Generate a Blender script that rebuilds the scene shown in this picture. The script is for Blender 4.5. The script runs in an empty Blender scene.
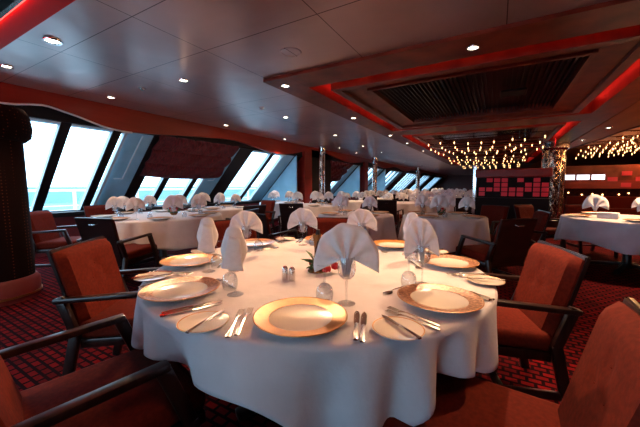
import bpy, bmesh, math, random
from mathutils import Vector, Matrix
random.seed(7)
PI = math.pi
R_ = math.radians
scn = bpy.context.scene
col = scn.collection

# ------------------------------------------------------------------ camera model
F = 305.0; YAW = R_(30.13); PIT = R_(5.15); CZ = 1.21
def ray(px, py):
    a = (px-320)/F; b = (213.5-py)/F
    f = math.cos(PIT)+b*math.sin(PIT); u = -math.sin(PIT)+b*math.cos(PIT)
    return (-math.sin(YAW)*f+math.cos(YAW)*a, math.cos(YAW)*f+math.sin(YAW)*a, u)
def on_x(px, py, x):
    d = ray(px, py); s = x/d[0]; return (x, d[1]*s, CZ+d[2]*s)
def on_z(px, py, z):
    d = ray(px, py); s = (z-CZ)/d[2]; return (d[0]*s, d[1]*s, z)

# ------------------------------------------------------------------ helpers
def tag(o, label=None, cat=None, group=None, kind=None):
    if label: o['label'] = label
    if cat: o['category'] = cat
    if group: o['group'] = group
    if kind: o['kind'] = kind
    return o
def obj(name, bm, m, parent=None, smooth=True, loc=None, rz=0):
    me = bpy.data.meshes.new(name)
    bmesh.ops.recalc_face_normals(bm, faces=bm.faces)
    bm.to_mesh(me); bm.free()
    for mm in (m if isinstance(m, (list, tuple)) else [m]): me.materials.append(mm)
    if smooth:
        for p in me.polygons: p.use_smooth = True
    o = bpy.data.objects.new(name, me); col.objects.link(o)
    if smooth:
        me.set_sharp_from_angle(angle=R_(40))
    if parent: o.parent = parent
    if loc: o.location = loc
    o.rotation_euler.z = rz
    return o
def empty(name, loc=(0, 0, 0), rz=0):
    o = bpy.data.objects.new(name, None); col.objects.link(o)
    o.empty_display_size = .1
    o.location = loc; o.rotation_euler.z = rz; return o
def copy_tree(o, parent=None):
    c = o.copy(); col.objects.link(c); c.parent = parent
    for ch in list(o.children): copy_tree(ch, c)
    return c
def place(proto, used, loc, rz=0, label=None, group=None, scale=None):
    if not used[0]: o = proto; used[0] = True
    else: o = copy_tree(proto)
    o.location = loc; o.rotation_euler.z = rz
    if scale: o.scale = (scale,)*3
    if label: o['label'] = label
    if group: o['group'] = group
    elif 'group' in o.keys(): del o['group']
    return o
def struct(name, bm, m, smooth=False):
    return tag(obj(name, bm, m, None, smooth), kind='structure')

def add_box(bm, c, s, rot=None, bev=0, seg=2, mi=0):
    r = bmesh.ops.create_cube(bm, size=1)
    vs = r['verts']
    for v in vs: v.co = Vector((v.co.x*s[0], v.co.y*s[1], v.co.z*s[2]))
    if bev:
        es = list({e for v in vs for e in v.link_edges})
        rr = bmesh.ops.bevel(bm, geom=es, offset=bev, segments=seg, affect='EDGES', profile=.5)
        vs = list({v for f in rr['faces'] for v in f.verts} | {v for v in vs if v.is_valid})
    M = Matrix.Translation(c)
    if rot: M = M @ (Matrix.Rotation(rot[2], 4, 'Z') @ Matrix.Rotation(rot[1], 4, 'Y') @ Matrix.Rotation(rot[0], 4, 'X'))
    bmesh.ops.transform(bm, matrix=M, verts=vs)
    if mi:
        for f in {f for v in vs for f in v.link_faces}: f.material_index = mi
    return vs
def box(c, s, rot=None, bev=0, seg=2):
    bm = bmesh.new(); add_box(bm, c, s, rot, bev, seg); return bm
def add_range(bm, x0, x1, y0, y1, z0, z1, bev=0, mi=0):
    return add_box(bm, ((x0+x1)/2, (y0+y1)/2, (z0+z1)/2), (x1-x0, y1-y0, z1-z0), None, bev, 2, mi)
def rng(x0, x1, y0, y1, z0, z1, bev=0):
    bm = bmesh.new(); add_range(bm, x0, x1, y0, y1, z0, z1, bev); return bm
def add_bar(bm, p, q, w, h, bev=0, up=Vector((0, 0, 1))):
    p = Vector(p); q = Vector(q); d = q-p; L = d.length; y = d.normalized()
    x = y.cross(up)
    if x.length < 1e-4: x = Vector((1, 0, 0))
    x.normalize(); z = x.cross(y)
    M = Matrix((x, y, z)).transposed().to_4x4(); M.translation = (p+q)/2
    vs = add_box(bm, (0, 0, 0), (w, L, h), None, bev)
    bmesh.ops.transform(bm, matrix=M, verts=vs)
    return vs
def add_lathe(bm, prof, n=24, c=(0, 0, 0), close=False, mi=0):
    rings = []
    for r, z in prof:
        if r < 1e-5: rings.append([bm.verts.new((c[0], c[1], c[2]+z))])
        else: rings.append([bm.verts.new((c[0]+r*math.cos(2*PI*i/n), c[1]+r*math.sin(2*PI*i/n), c[2]+z)) for i in range(n)])
    if close: rings.append(rings[0])
    for a, b in zip(rings, rings[1:]):
        for i in range(n):
            j = (i+1) % n
            if len(a) == 1 and len(b) == 1: continue
            if len(a) == 1: f = bm.faces.new((a[0], b[i], b[j]))
            elif len(b) == 1: f = bm.faces.new((a[i], a[j], b[0]))
            else: f = bm.faces.new((a[i], a[j], b[j], b[i]))
            f.material_index = mi
    return bm
def lathe(prof, n=24, c=(0, 0, 0), close=False):
    bm = bmesh.new(); return add_lathe(bm, prof, n, c, close)
def add_tube(bm, pts, r, n=8):
    rings = []
    pts = [Vector(p) for p in pts]
    for i, p in enumerate(pts):
        d = (pts[min(i+1, len(pts)-1)]-pts[max(i-1, 0)]).normalized()
        u = d.cross(Vector((0, 0, 1)))
        if u.length < 1e-3: u = Vector((1, 0, 0))
        u.normalize(); w = u.cross(d)
        rr = r[i] if isinstance(r, (list, tuple)) else r
        rings.append([bm.verts.new(p+(u*math.cos(2*PI*k/n)+w*math.sin(2*PI*k/n))*rr) for k in range(n)])
    for a, b in zip(rings, rings[1:]):
        for k in range(n): bm.faces.new((a[k], a[(k+1) % n], b[(k+1) % n], b[k]))
    bm.faces.new(rings[0]); bm.faces.new(rings[-1][::-1])
def tube(pts, r, n=8):
    bm = bmesh.new(); add_tube(bm, pts, r, n); return bm
def add_prism(bm, poly, axis_pts, mi=0, side_mi=None):
    """poly: list of 3D points; axis_pts: offset vector"""
    a = [bm.verts.new(p) for p in poly]; b = [bm.verts.new(Vector(p)+Vector(axis_pts)) for p in poly]
    fs = [bm.faces.new(a), bm.faces.new(b[::-1])]
    for f in fs: f.material_index = mi
    n = len(poly)
    for i in range(n):
        f = bm.faces.new((a[i], a[(i+1) % n], b[(i+1) % n], b[i]))
        f.material_index = mi if side_mi is None else side_mi[i]
    return bm

# ------------------------------------------------------------------ materials
def mat(name, base, rough=.5, metal=0, **kw):
    m = bpy.data.materials.new(name); m.use_nodes = True
    b = m.node_tree.nodes['Principled BSDF']
    b.inputs['Base Color'].default_value = (*base, 1)
    b.inputs['Roughness'].default_value = rough
    b.inputs['Metallic'].default_value = metal
    for k, v in kw.items():
        b.inputs[k.replace('_', ' ')].default_value = v
    return m
def N(m, t, **kw):
    n = m.node_tree.nodes.new(t)
    for k, v in kw.items():
        if k in n.inputs: n.inputs[k].default_value = v
        else: setattr(n, k, v)
    return n
def L(m, a, b): m.node_tree.links.new(a, b)
def P(m): return m.node_tree.nodes['Principled BSDF']
def noise_color(m, c1, c2, scale=5, detail=3, stretch=None, lo=.35, hi=.65):
    tc = N(m, 'ShaderNodeTexCoord'); mp = N(m, 'ShaderNodeMapping')
    if stretch: mp.inputs['Scale'].default_value = stretch
    L(m, tc.outputs['Object'], mp.inputs[0])
    no = N(m, 'ShaderNodeTexNoise'); no.inputs['Scale'].default_value = scale; no.inputs['Detail'].default_value = detail
    L(m, mp.outputs[0], no.inputs[0])
    cr = N(m, 'ShaderNodeValToRGB'); cr.color_ramp.elements[0].position = lo; cr.color_ramp.elements[1].position = hi
    cr.color_ramp.elements[0].color = (*c1, 1); cr.color_ramp.elements[1].color = (*c2, 1)
    L(m, no.outputs[0], cr.inputs[0]); L(m, cr.outputs[0], P(m).inputs['Base Color'])
    return mp, no, cr
def add_bump(m, src, strength=.2, dist=.01):
    b = N(m, 'ShaderNodeBump'); b.inputs['Strength'].default_value = strength; b.inputs['Distance'].default_value = dist
    L(m, src, b.inputs['Height']); L(m, b.outputs[0], P(m).inputs['Normal']); return b
def emit(name, c, s):
    m = mat(name, (0, 0, 0), .5); P(m).inputs['Emission Color'].default_value = (*c, 1); P(m).inputs['Emission Strength'].default_value = s
    return m

M = {}
M['fabric'] = mat('chair_fabric', (.36, .045, .018), .9, Specular_IOR_Level=.15)
mp, no, cr = noise_color(M['fabric'], (.090, .0085, .0035), (.128, .012, .0045), 60, 2)
add_bump(M['fabric'], no.outputs[0], .25, .002)
M['wood'] = mat('espresso_wood', (.018, .008, .007), .28); noise_color(M['wood'], (.010, .005, .005), (.030, .012, .010), 6, 4, (1, 8, 1))
M['chrome'] = mat('chrome', (.8, .8, .82), .12, 1)
M['silver'] = mat('cutlery_silver', (.78, .74, .70), .2, 1)
M['cloth'] = mat('table_linen', (.80, .74, .74), .8, Sheen_Weight=.1)
mp, no, cr = noise_color(M['cloth'], (.64, .61, .65), (.72, .69, .73), 7, 7)
add_bump(M['cloth'], no.outputs[0], .5, .03)
M['napkin'] = mat('napkin_linen', (.86, .80, .80), .8)
mp, no, cr = noise_color(M['napkin'], (.86, .81, .81), (.92, .88, .88), 40, 3)
add_bump(M['napkin'], no.outputs[0], .2, .003)
M['glass'] = bpy.data.materials.new('clear_glass'); M['glass'].use_nodes = True
def thin_glass(m, tint=(1, 1, 1), extra=.0, rough=.02):
    nt = m.node_tree; nt.nodes.clear()
    out = N(m, 'ShaderNodeOutputMaterial'); mx = N(m, 'ShaderNodeMixShader'); tr = N(m, 'ShaderNodeBsdfTransparent'); gl = N(m, 'ShaderNodeBsdfGlossy')
    tr.inputs[0].default_value = (*tint, 1); gl.inputs['Roughness'].default_value = rough
    lw = N(m, 'ShaderNodeLayerWeight'); lw.inputs[0].default_value = .35
    mt = N(m, 'ShaderNodeMath', operation='MULTIPLY_ADD'); L(m, lw.outputs['Facing'], mt.inputs[0]); mt.inputs[1].default_value = .38; mt.inputs[2].default_value = extra
    L(m, mt.outputs[0], mx.inputs[0]); L(m, tr.outputs[0], mx.inputs[1]); L(m, gl.outputs[0], mx.inputs[2]); L(m, mx.outputs[0], out.inputs[0])
thin_glass(M['glass'], (.93, .95, .97), .05)
M['pane'] = bpy.data.materials.new('window_glass'); M['pane'].use_nodes = True
thin_glass(M['pane'], (.97, 1, 1), .0); 
M['china'] = mat('white_china', (.85, .80, .72), .12, Coat_Weight=.5)
M['gold_rim'] = mat('gold_glazed_rim', (.5, .22, .05), .35, .2)
noise_color(M['gold_rim'], (.42, .17, .035), (.54, .25, .06), 30, 3)
M['brown_rim'] = mat('patterned_brown_rim', (.40, .17, .08), .3, .2)
mp, no, cr = noise_color(M['brown_rim'], (.20, .07, .035), (.50, .26, .14), 90, 3, None, .42, .58)
M['porcelain_steel'] = mat('shaker_steel', (.8, .75, .7), .25, 1)
M['red_lacquer'] = mat('red_lacquer', (.40, .022, .010), .38)
noise_color(M['red_lacquer'], (.24, .011, .006), (.33, .019, .009), 3, 3, (1, .2, 2))
M['dark_red'] = mat('dark_red_panel', (.12, .012, .010), .35)
M['frame_wood'] = mat('cherry_ceiling_wood', (.20, .035, .018), .42, 0, Specular_IOR_Level=.3)
noise_color(M['frame_wood'], (.14, .022, .012), (.24, .045, .022), 4, 4, (1, 1, 1))
M['black'] = mat('black_panel', (.010, .007, .008), .6, Specular_IOR_Level=.2)
M['frame_skylit'] = mat('pale_window_frame', (.55, .66, .72), .5)  # white frame paint with the blue of the skylight put into its colour
M['reveal'] = mat('daylit_blue_reveal', (.16, .34, .46), .55)
noise_color(M['reveal'], (.24, .47, .60), (.30, .54, .68), 3, 3)  # bluish daylight falling on the bay sides is put into this colour
M['white_paint'] = mat('white_paint', (.85, .87, .88), .5)
M['kneewall'] = mat('dark_red_kneewall', (.16, .018, .020), .5)
M['blind'] = mat('wine_red_blind', (.20, .012, .022), .8)
mp, no, cr = noise_color(M['blind'], (.05, .003, .006), (.17, .012, .018), 5, 4, (2.5, 8, 3), .3, .7)
mp.inputs['Rotation'].default_value = (.6, .3, .9)
add_bump(M['blind'], no.outputs[0], .5, .03)
M['trim'] = mat('polished_trim', (.85, .82, .8), .25, 1)
M['orange_wood'] = mat('orange_veneer', (.42, .10, .025), .5)
noise_color(M['orange_wood'], (.48, .12, .035), (.62, .18, .05), 2, 3, (2, .4, 1))
M['gold_mirror'] = mat('bronze_mirror', (.75, .25, .08), .3, .7)
M['dark_mirror'] = mat('dark_mirror', (.10, .03, .03), .08, .8)
M['red_square'] = mat('red_glass_square', (.6, .03, .05), .5, Emission_Color=(1, .03, .06, 1), Emission_Strength=.10)
M['grille'] = mat('dark_grille', (.022, .012, .012), .4)
M['neon'] = emit('red_neon', (1, .03, .02), 11)
M['bulb'] = emit('warm_bulb', (1, .52, .2), 7)
M['lamp_lens'] = emit('downlight_lens', (1, .86, .66), 20)
M['reflection_slit'] = emit('window_reflection_glow', (.85, .9, 1), 2.2)  # glow standing in for reflected window light
M['leaf'] = mat('leaf_green', (.03, .09, .02), .5)
M['petal'] = mat('red_petal', (.45, .01, .015), .6)
M['pale_petal'] = mat('pink_petal', (.6, .25, .2), .6)
M['candle'] = mat('amber_glass', (.45, .2, .06), .15, 0, Transmission_Weight=.5)

# ceiling panels: satin metal with seams
m = M['ceiling'] = mat('satin_ceiling_panel', (.36, .27, .26), 0.3, .6)
tc = N(m, 'ShaderNodeTexCoord'); sp = N(m, 'ShaderNodeSeparateXYZ'); L(m, tc.outputs['Object'], sp.inputs[0])
def seam(src, off, period, w):
    a = N(m, 'ShaderNodeMath', operation='SUBTRACT'); L(m, src, a.inputs[0]); a.inputs[1].default_value = off-period*20
    b = N(m, 'ShaderNodeMath', operation='MODULO'); L(m, a.outputs[0], b.inputs[0]); b.inputs[1].default_value = period
    c = N(m, 'ShaderNodeMath', operation='LESS_THAN'); L(m, b.outputs[0], c.inputs[0]); c.inputs[1].default_value = w
    return c.outputs[0]
def mx2(a, b):
    c = N(m, 'ShaderNodeMath', operation='MAXIMUM'); L(m, a, c.inputs[0]); L(m, b, c.inputs[1]); return c.outputs[0]
s = mx2(mx2(seam(sp.outputs[0], -3.72, 1.24, .008), seam(sp.outputs[1], 2.08, 2.22, .010)), seam(sp.outputs[1], 1.40, 2.22, .008))
no = N(m, 'ShaderNodeTexNoise'); no.inputs['Scale'].default_value = 1.1; no.inputs['Detail'].default_value = 5; L(m, tc.outputs['Object'], no.inputs[0])
cr = N(m, 'ShaderNodeValToRGB'); cr.color_ramp.elements[0].color = (.50, .37, .36, 1); cr.color_ramp.elements[1].color = (.66, .50, .48, 1)
cr.color_ramp.elements[0].position = .3; cr.color_ramp.elements[1].position = .7
L(m, no.outputs[0], cr.inputs[0])
mx = N(m, 'ShaderNodeMix', data_type='RGBA'); L(m, s, mx.inputs['Factor']); L(m, cr.outputs[0], mx.inputs['A']); mx.inputs['B'].default_value = (.12, .07, .07, 1)
L(m, mx.outputs['Result'], P(m).inputs['Base Color'])
n2 = N(m, 'ShaderNodeTexNoise'); n2.inputs['Scale'].default_value = 2.2; L(m, tc.outputs['Object'], n2.inputs[0])
add_bump(m, n2.outputs[0], .25, .05)

# carpet
m = M['carpet'] = mat('patterned_carpet', (.2, .01, .01), 1.0, Specular_IOR_Level=.05)
tc = N(m, 'ShaderNodeTexCoord'); mp = N(m, 'ShaderNodeMapping'); mp.inputs['Rotation'].default_value = (0, 0, R_(0)); L(m, tc.outputs['Object'], mp.inputs[0])
br = N(m, 'ShaderNodeTexBrick'); br.inputs['Scale'].default_value = 1
br.inputs['Color1'].default_value = (.19, .006, .008, 1); br.inputs['Color2'].default_value = (.085, .004, .006, 1); br.inputs['Mortar'].default_value = (.012, .002, .004, 1)
br.inputs['Mortar Size'].default_value = .012; br.inputs['Mortar Smooth'].default_value = .4; br.inputs['Brick Width'].default_value = .085; br.inputs['Row Height'].default_value = .055
L(m, mp.outputs[0], br.inputs[0])
no = N(m, 'ShaderNodeTexNoise'); no.inputs['Scale'].default_value = 90; L(m, tc.outputs['Object'], no.inputs[0])
mx = N(m, 'ShaderNodeMix', data_type='RGBA', blend_type='MULTIPLY'); mx.inputs['Factor'].default_value = .5
L(m, br.outputs[0], mx.inputs['A']); L(m, no.outputs[0], mx.inputs['B']); L(m, mx.outputs['Result'], P(m).inputs['Base Color'])
add_bump(m, no.outputs[0], .4, .004)

# dotted padded fabric
m = M['dotted'] = mat('dotted_brown_fabric', (.03, .01, .008), .9, Specular_IOR_Level=.1)
tc = N(m, 'ShaderNodeTexCoord'); vo = N(m, 'ShaderNodeTexVoronoi'); vo.inputs['Scale'].default_value = 30; vo.inputs['Randomness'].default_value = 0
L(m, tc.outputs['Object'], vo.inputs[0])
cr = N(m, 'ShaderNodeValToRGB'); cr.color_ramp.elements[0].color = (.16, .04, .02, 1); cr.color_ramp.elements[1].color = (.010, .0035, .0035, 1)
cr.color_ramp.elements[0].position = .12; cr.color_ramp.elements[1].position = .2
L(m, vo.outputs['Distance'], cr.inputs[0]); L(m, cr.outputs[0], P(m).inputs['Base Color'])
# mosaic column
m = M['mosaic'] = mat('mirror_mosaic', (.5, .35, .28), .15, .9)
mp, no, cr = noise_color(m, (.10, .04, .03), (.75, .55, .42), 16, 2, (1, 1, .6), .4, .6)
add_bump(m, no.outputs[0], .6, .03)
# sea
m = M['sea'] = mat('sea_water', (.05, .42, .50), .6, Specular_IOR_Level=.1)
mp, no, cr = noise_color(m, (.03, .13, .145), (.07, .19, .20), .5, 6, (1, 1, 1), .35, .7)
no.inputs['Scale'].default_value = .35
# grille slats
m = M['slats'] = mat('louvre_black', (.02, .01, .01), .35)

# ================================================================== SETTING
H = 2.5
struct('floor', rng(-7.0, 9.5, -6, 40, -.1, 0), M['carpet'])
# coffers (opening ranges)
CX0, CX1 = -2.15, 1.35
FX0, FX1 = -2.52, 1.75
COF = [(3.42, 7.05), (7.75, 11.4), (12.1, 15.7), (16.4, 20.0)]
F0, F1 = 2.97, 20.5
bm = bmesh.new()
add_range(bm, -5.45, FX0, -6, 40, H, H+.08)
add_range(bm, FX0, 9.5, -6, F0, H, H+.08)
add_range(bm, FX0, FX1, F1, 40, H, H+.08)
struct('ceiling', bm, M['ceiling'])
# wood coffer frame band (slightly below the ceiling)
bm = bmesh.new()
ZF = H-.035
add_range(bm, FX0, CX0, F0, F1, ZF, H+.3)
add_range(bm, CX1, FX1, F0, F1, ZF, H+.3)
ys = [F0]+[v for c in COF for v in c]+[F1]
for i in range(0, len(ys), 2): add_range(bm, CX0, CX1, ys[i], ys[i+1], ZF+.001, H+.3)
struct('trim_1', bm, M['frame_wood'])
struct('ceiling_recess', rng(CX0-.1, CX1+.1, F0+.1, F1-.1, H+.28, H+.34), M['red_lacquer'])
# orange veneer ceiling on the right with a curved edge, mirror ceiling beyond
bm = bmesh.new()
edge = [(2.62, 2.97), (2.6, 6.5), (2.51, 9.0), (2.39, 9.8), (2.33, 11.0), (2.1, 12.8), (1.82, 13.9)]
poly = [(FX1, 2.97, H-.03)]+[(x, y, H-.03) for x, y in edge]
add_prism(bm, poly, (0, 0, .11))
struct('ceiling_right', bm, M['orange_wood'])
struct('ceiling_mirror', rng(1.75, 9.5, 2.97, 40, H+.09, H+.15), M['gold_mirror'])
bm = bmesh.new()
for (x0, y0), (x1, y1) in zip(edge, edge[1:]): add_bar(bm, (x0, y0, H-.03), (x1, y1, H-.03), .03, .05)
struct('trim_2', bm, M['frame_wood'])
# walls
struct('wall_end', rng(-7.0, 9.5, 40, 40.2, 0, 2.9), M['dark_red'])
bm = bmesh.new(); add_range(bm, -7.6, 9.5, -6.2, -6, 0, .7); add_range(bm, -7.6, 9.5, -6.2, -6, 2.2, 2.9)
for k in range(4): add_range(bm, -7.6+k*2.7, -7.6+k*2.7+.5, -6.2, -6, .7, 2.2)
add_range(bm, .5, 9.5, -6.2, -6, .7, 2.2)
struct('wall_back', bm, M['dark_red'])
bm = bmesh.new()
for k in range(3): add_range(bm, -7.1+k*2.7, -4.9+k*2.7, -6.11, -6.09, .7, 2.2)
struct('window_20', bm, M['pane'])  # unseen windows added behind the camera for soft bluish front fill
struct('wall_right', rng(9.5, 9.7, -6.2, 40.2, 0, 2.9), M['dark_red'])

# ---- window wall, leaning inwards 45 degrees
X0, Z0 = -7.0, .70
ZT = 2.2
def sp_(y, z, b=0): return (X0+(z-Z0)+b, y, z)
def slab(bm, y0, y1, z0, z1, b0, b1, mi=0, side=None):
    poly = [sp_(y0, z0, b0), sp_(y0, z1, b0), sp_(y0, z1, b1), sp_(y0, z0, b1)]
    return add_prism(bm, poly, (0, y1-y0, 0), mi, side)
struct('wall_left', rng(-7.15, -6.72, -6, 40, 0, .66), M['kneewall'])
struct('trim_3', rng(-7.3, -6.66, -6, 40, .66, .74, .01), M['black'])
def piers(bm, spans):
    for y0, y1 in spans: slab(bm, y0, y1, .70, ZT, -.3, .02)
bays = [(-4.9, -2.8), (-2.3, -.35), (.15, 3.02), (3.66, 5.22), (6.1, 7.55), (10.4, 12.6), (14.0, 16.2), (18.0, 20.2), (22.0, 25.6), (27.5, 30.5), (33, 37)]
SPL = .42
sp_list = []
last = -6
for y0, y1 in bays:
    sp_list.append((last, y0)); last = y1+SPL
sp_list.append((last, 40))
bm = bmesh.new(); piers(bm, sp_list)
struct('wall_left_pier', bm, M['black'])
# header above the glass
struct('wall_left_header', rng(-5.56, -5.50, -6, 40, ZT-.06, H+.08), M['black'])
wn = 0
for bi, (y0, y1) in enumerate(bays):
    wn += 1
    w = obj('window_%d' % wn, box((0, 0, 0), (.01, .01, .01)), M['frame_skylit'], None, False)
    w.data.clear_geometry()
    bm = bmesh.new()
    slab(bm, y0, y1, .72, ZT-.05, -.135, -.125)
    w.data.materials.clear(); 
    bm.to_mesh(w.data); bm.free(); w.data.materials.append(M['pane'])
    tag(w, kind='structure')
    # mullions
    if bi == 2: ms = [.75, 1.42, 2.11, 2.82]
    elif bi == 3: ms = [4.16, 4.90]
    elif bi == 4: ms = [6.95]
    else:
        n = max(1, round((y1-y0)/.72)-1); ms = [y0+(y1-y0)*(k+1)/(n+1) for k in range(n)]
    for my in ms:
        fr = obj('mullion', slab(bmesh.new(), my-.055, my+.055, .70, ZT, -.15, -.02), M['frame_skylit'], w, False)
        obj('mullion_cap', slab(bmesh.new(), my-.065, my+.065, .70, ZT, -.02, .005), M['black'], fr, False)
    # outer frame rails
    bm = bmesh.new()
    slab(bm, y0, y1, .70, .76, -.16, 0); slab(bm, y0, y1, ZT-.08, ZT, -.16, 0)
    slab(bm, y1-.05, y1, .76, ZT-.08, -.16, -.06)
    obj('window_frame', bm, M['frame_skylit'], w, False)
    # splayed reveal at the far end
    bm = bmesh.new()
    poly = [sp_(y1, .70, -.22), sp_(y1, ZT, -.22), sp_(y1+SPL, ZT, .0), sp_(y1+SPL, .70, .0)]
    add_prism(bm, poly, (-.02, .03, 0))
    obj('reveal', bm, M['reveal'], w, False)
    if bi in (2, 3):
        a = sp_(y1+.22, 1.35, 0); b = sp_(y1+.22, 2.1, 0)
        bm = bmesh.new(); add_tube(bm, [Vector(a)+Vector((-.02, -.14, 0)), Vector(a)+Vector((.02, 0, 0)), Vector(b)+Vector((.02, 0, 0))], .012, 8)
        obj('opening_strut', bm, M['frame_skylit'], w)
# triangular cheek wall beyond bay C and beyond other bays
def cheek(y, n):
    bm = bmesh.new()
    poly = [(-7.1, y, .7), (-5.6, y, 2.2), (-5.5, y, 2.2), (-5.5, y, .7)]
    add_prism(bm, poly, (0, .05, 0))
    struct('wall_left_cheek' if n == 0 else 'wall_left_cheek.%03d' % n, bm, M['reveal'])
cheek(7.99, 0); cheek(13.1, 1); cheek(16.8, 2)
for n, y in enumerate((8.35, 13.5)):
    struct('trim_%d' % (4+n), rng(-5.75, -5.42, y, y+.45, 0, H), M['red_lacquer'])
struct('wall_left_inner', rng(-5.7, -5.5, 8.85, 10.3, .0, H), M['black'])
# wavy red fascia: bottom edge follows a drawn wave
prof = []
for px, py in ((0, 103), (40, 105), (60, 111), (80, 118), (100, 126), (120, 131), (135, 133), (150, 134), (181, 136), (210, 138), (230, 140), (243.5, 143.5), (259, 149), (275, 153.5), (289, 154), (300, 152), (312, 150), (325, 153)):
    _, y, z = on_x(px, py, -5.45); prof.append((y, z))
prof = [(-6, 2.3), (-4, 2.18), (-2, 2.3), (0, 2.36), (.9, 2.33)]+prof
y = prof[-1][0]
while y < 40:
    y += .5; prof.append((y, 2.27+.08*math.cos((y-7.4)*2*PI/4.45-PI)))
bm = bmesh.new()
sm = []
for i in range(len(prof)-1):
    for k in range(3):
        t = k/3; a, b = prof[i], prof[i+1]
        p0 = prof[max(i-1, 0)]; p3 = prof[min(i+2, len(prof)-1)]
        za = .5*((2*a[1])+(-p0[1]+b[1])*t+(2*p0[1]-5*a[1]+4*b[1]-p3[1])*t*t+(-p0[1]+3*a[1]-3*b[1]+p3[1])*t**3)
        sm.append((a[0]+(b[0]-a[0])*t, za))
prev = None
for y, z in sm:
    q = [bm.verts.new((-5.40, y, z)), bm.verts.new((-5.40, y, H+.05)), bm.verts.new((-5.46, y, H+.05)), bm.verts.new((-5.46, y, z))]
    if prev:
        for k in range(4): bm.faces.new((prev[k], prev[(k+1) % 4], q[(k+1) % 4], q[k]))
    prev = q
struct('trim_6', bm, M['red_lacquer'], True)
bm = bmesh.new(); add_tube(bm, [(-5.39, y, z-.008) for y, z in sm if 1.0 < y < 3.0], .014, 8)
struct('trim_7', bm, M['white_paint'], True)
# red band with polished lip crossing the ceiling near the camera
struct('trim_8', rng(-5.4, 1.2, .87, 1.075, H-.02, H+.02), mat('red_gloss_band', (.85, .015, .005), .5, Specular_IOR_Level=.1))
struct('trim_9', rng(-5.4, 1.2, .84, .87, H-.06, H+.02), M['trim'])
nt = tag(obj('neon_tube', tube([(-5.3, .884, H-.032), (1.1, .884, H-.032)], .011, 6), M['neon']), 'red tube lamp tucked behind the polished lip at the upper left', 'light')
bm = bmesh.new()
add_range(bm, -5.3, -5.27, .87, .89, H-.04, H-.02)
obj('bracket', bm, M['chrome'], nt, False)
struct('trim_10', rng(-5.4, 1.2, .1, .84, H-.031, H+.02), M['black'])

# ---- coffer insides
def ring_prism(bm, x0, x1, y0, y1, w, z0, z1, z0i=None):
    """rectangular picture-frame moulding, outer face z0..z1, inner edge bottom z0i"""
    if z0i is None: z0i = z0
    O = [(x0, y0), (x1, y0), (x1, y1), (x0, y1)]; I = [(x0+w, y0+w), (x1-w, y0+w), (x1-w, y1-w), (x0+w, y1-w)]
    vo = [bm.verts.new((*p, z0)) for p in O]; vi = [bm.verts.new((*p, z0i)) for p in I]
    to = [bm.verts.new((*p, z1)) for p in O]; ti = [bm.verts.new((*p, z1)) for p in I]
    for k in range(4):
        j = (k+1) % 4
        bm.faces.new((vo[k], vo[j], vi[j], vi[k])); bm.faces.new((to[k], to[j], ti[j], ti[k]))
        bm.faces.new((vo[k], vo[j], to[j], to[k])); bm.faces.new((vi[k], vi[j], ti[j], ti[k]))
bulb_used = [False]
for ci, (y0, y1) in enumerate(COF):
    x0, x1 = CX0, CX1
    t = empty('coffer_lantern', ((x0+x1)/2, (y0+y1)/2, H)) if False else None
    bm = bmesh.new()
    a = .21
    ring_prism(bm, x0+a, x1-a, y0+a, y1-a, .10, ZF-.01, H+.10)
    ring_prism(bm, x0+a+.10, x1-a-.10, y0+a+.10, y1-a-.10, .26, ZF+.03, H+.12, H+.02)
    ring_prism(bm, x0+a+.36, x1-a-.36, y0+a+.36, y1-a-.36, .05, H-.01, H+.12)
    raft = tag(obj('ceiling_raft', bm, M['frame_wood'], None, False),
               ['dark cherry framed ceiling panel with black louvres in the nearest red cove', 'dark cherry ceiling frame with bulb rails in the second red cove', 'dark cherry ceiling frame with bulbs in the third red cove', 'farthest dark cherry ceiling frame in a red cove'][ci], 'ceiling panel')
    obj('panel_back', rng(x0+a+.40, x1-a-.40, y0+a+.40, y1-a-.40, H+.10, H+.13), M['grille'] if ci == 0 else M['dark_mirror'], raft, False)
    if ci == 0:
        bm = bmesh.new()
        yy = y0+.70
        gx0, gx1, gy0, gy1 = x0+a+.41, x1-a-.41, y0+a+.41, y1-a-.41
        k = gx0+.03
        while k < gx1:
            add_box(bm, (k, (gy0+gy1)/2, H+.06), (.006, gy1-gy0, .06)); k += .055
        obj('louvre', bm, M['slats'], raft, False)
        obj('access_flap', rng(gx1-.75, gx1-.45, gy0+1.0, gy0+1.3, H+.005, H+.03, .004), M['black'], raft, False)
    # hangers and neon tubes in the slot
    nt = bmesh.new(); zz = H+.20
    o_ = .105
    pts = [(x0+o_, y0+o_), (x1-o_, y0+o_), (x1-o_, y1-o_), (x0+o_, y1-o_)]
    for k in range(4):
        p, q = pts[k], pts[(k+1) % 4]
        add_tube(nt, [(p[0], p[1], zz), (q[0], q[1], zz)], .012, 6)
    lab = ['red neon tube glowing inside the nearest ceiling cove', 'red neon tube glowing inside the second ceiling cove', 'red neon tube glowing inside the third ceiling cove', 'red neon tube in the farthest ceiling cove'][ci]
    ne = tag(obj('neon_tube', nt, M['neon']), lab, 'light')
    hb = bmesh.new()
    for k in range(4):
        px_, py_ = pts[k]; add_box(hb, (px_, py_, H+.25), (.03, .03, .1))
    obj('bracket', hb, M['chrome'], ne, False)
    hb = bmesh.new()
    for sx in (x0+a+.05, x1-a-.05):
        for sy in (y0+a+.05, y1-a-.05): add_box(hb, (sx, sy, H+.19), (.03, .03, .22))
    obj('hanger', hb, M['chrome'], raft, False)

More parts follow.
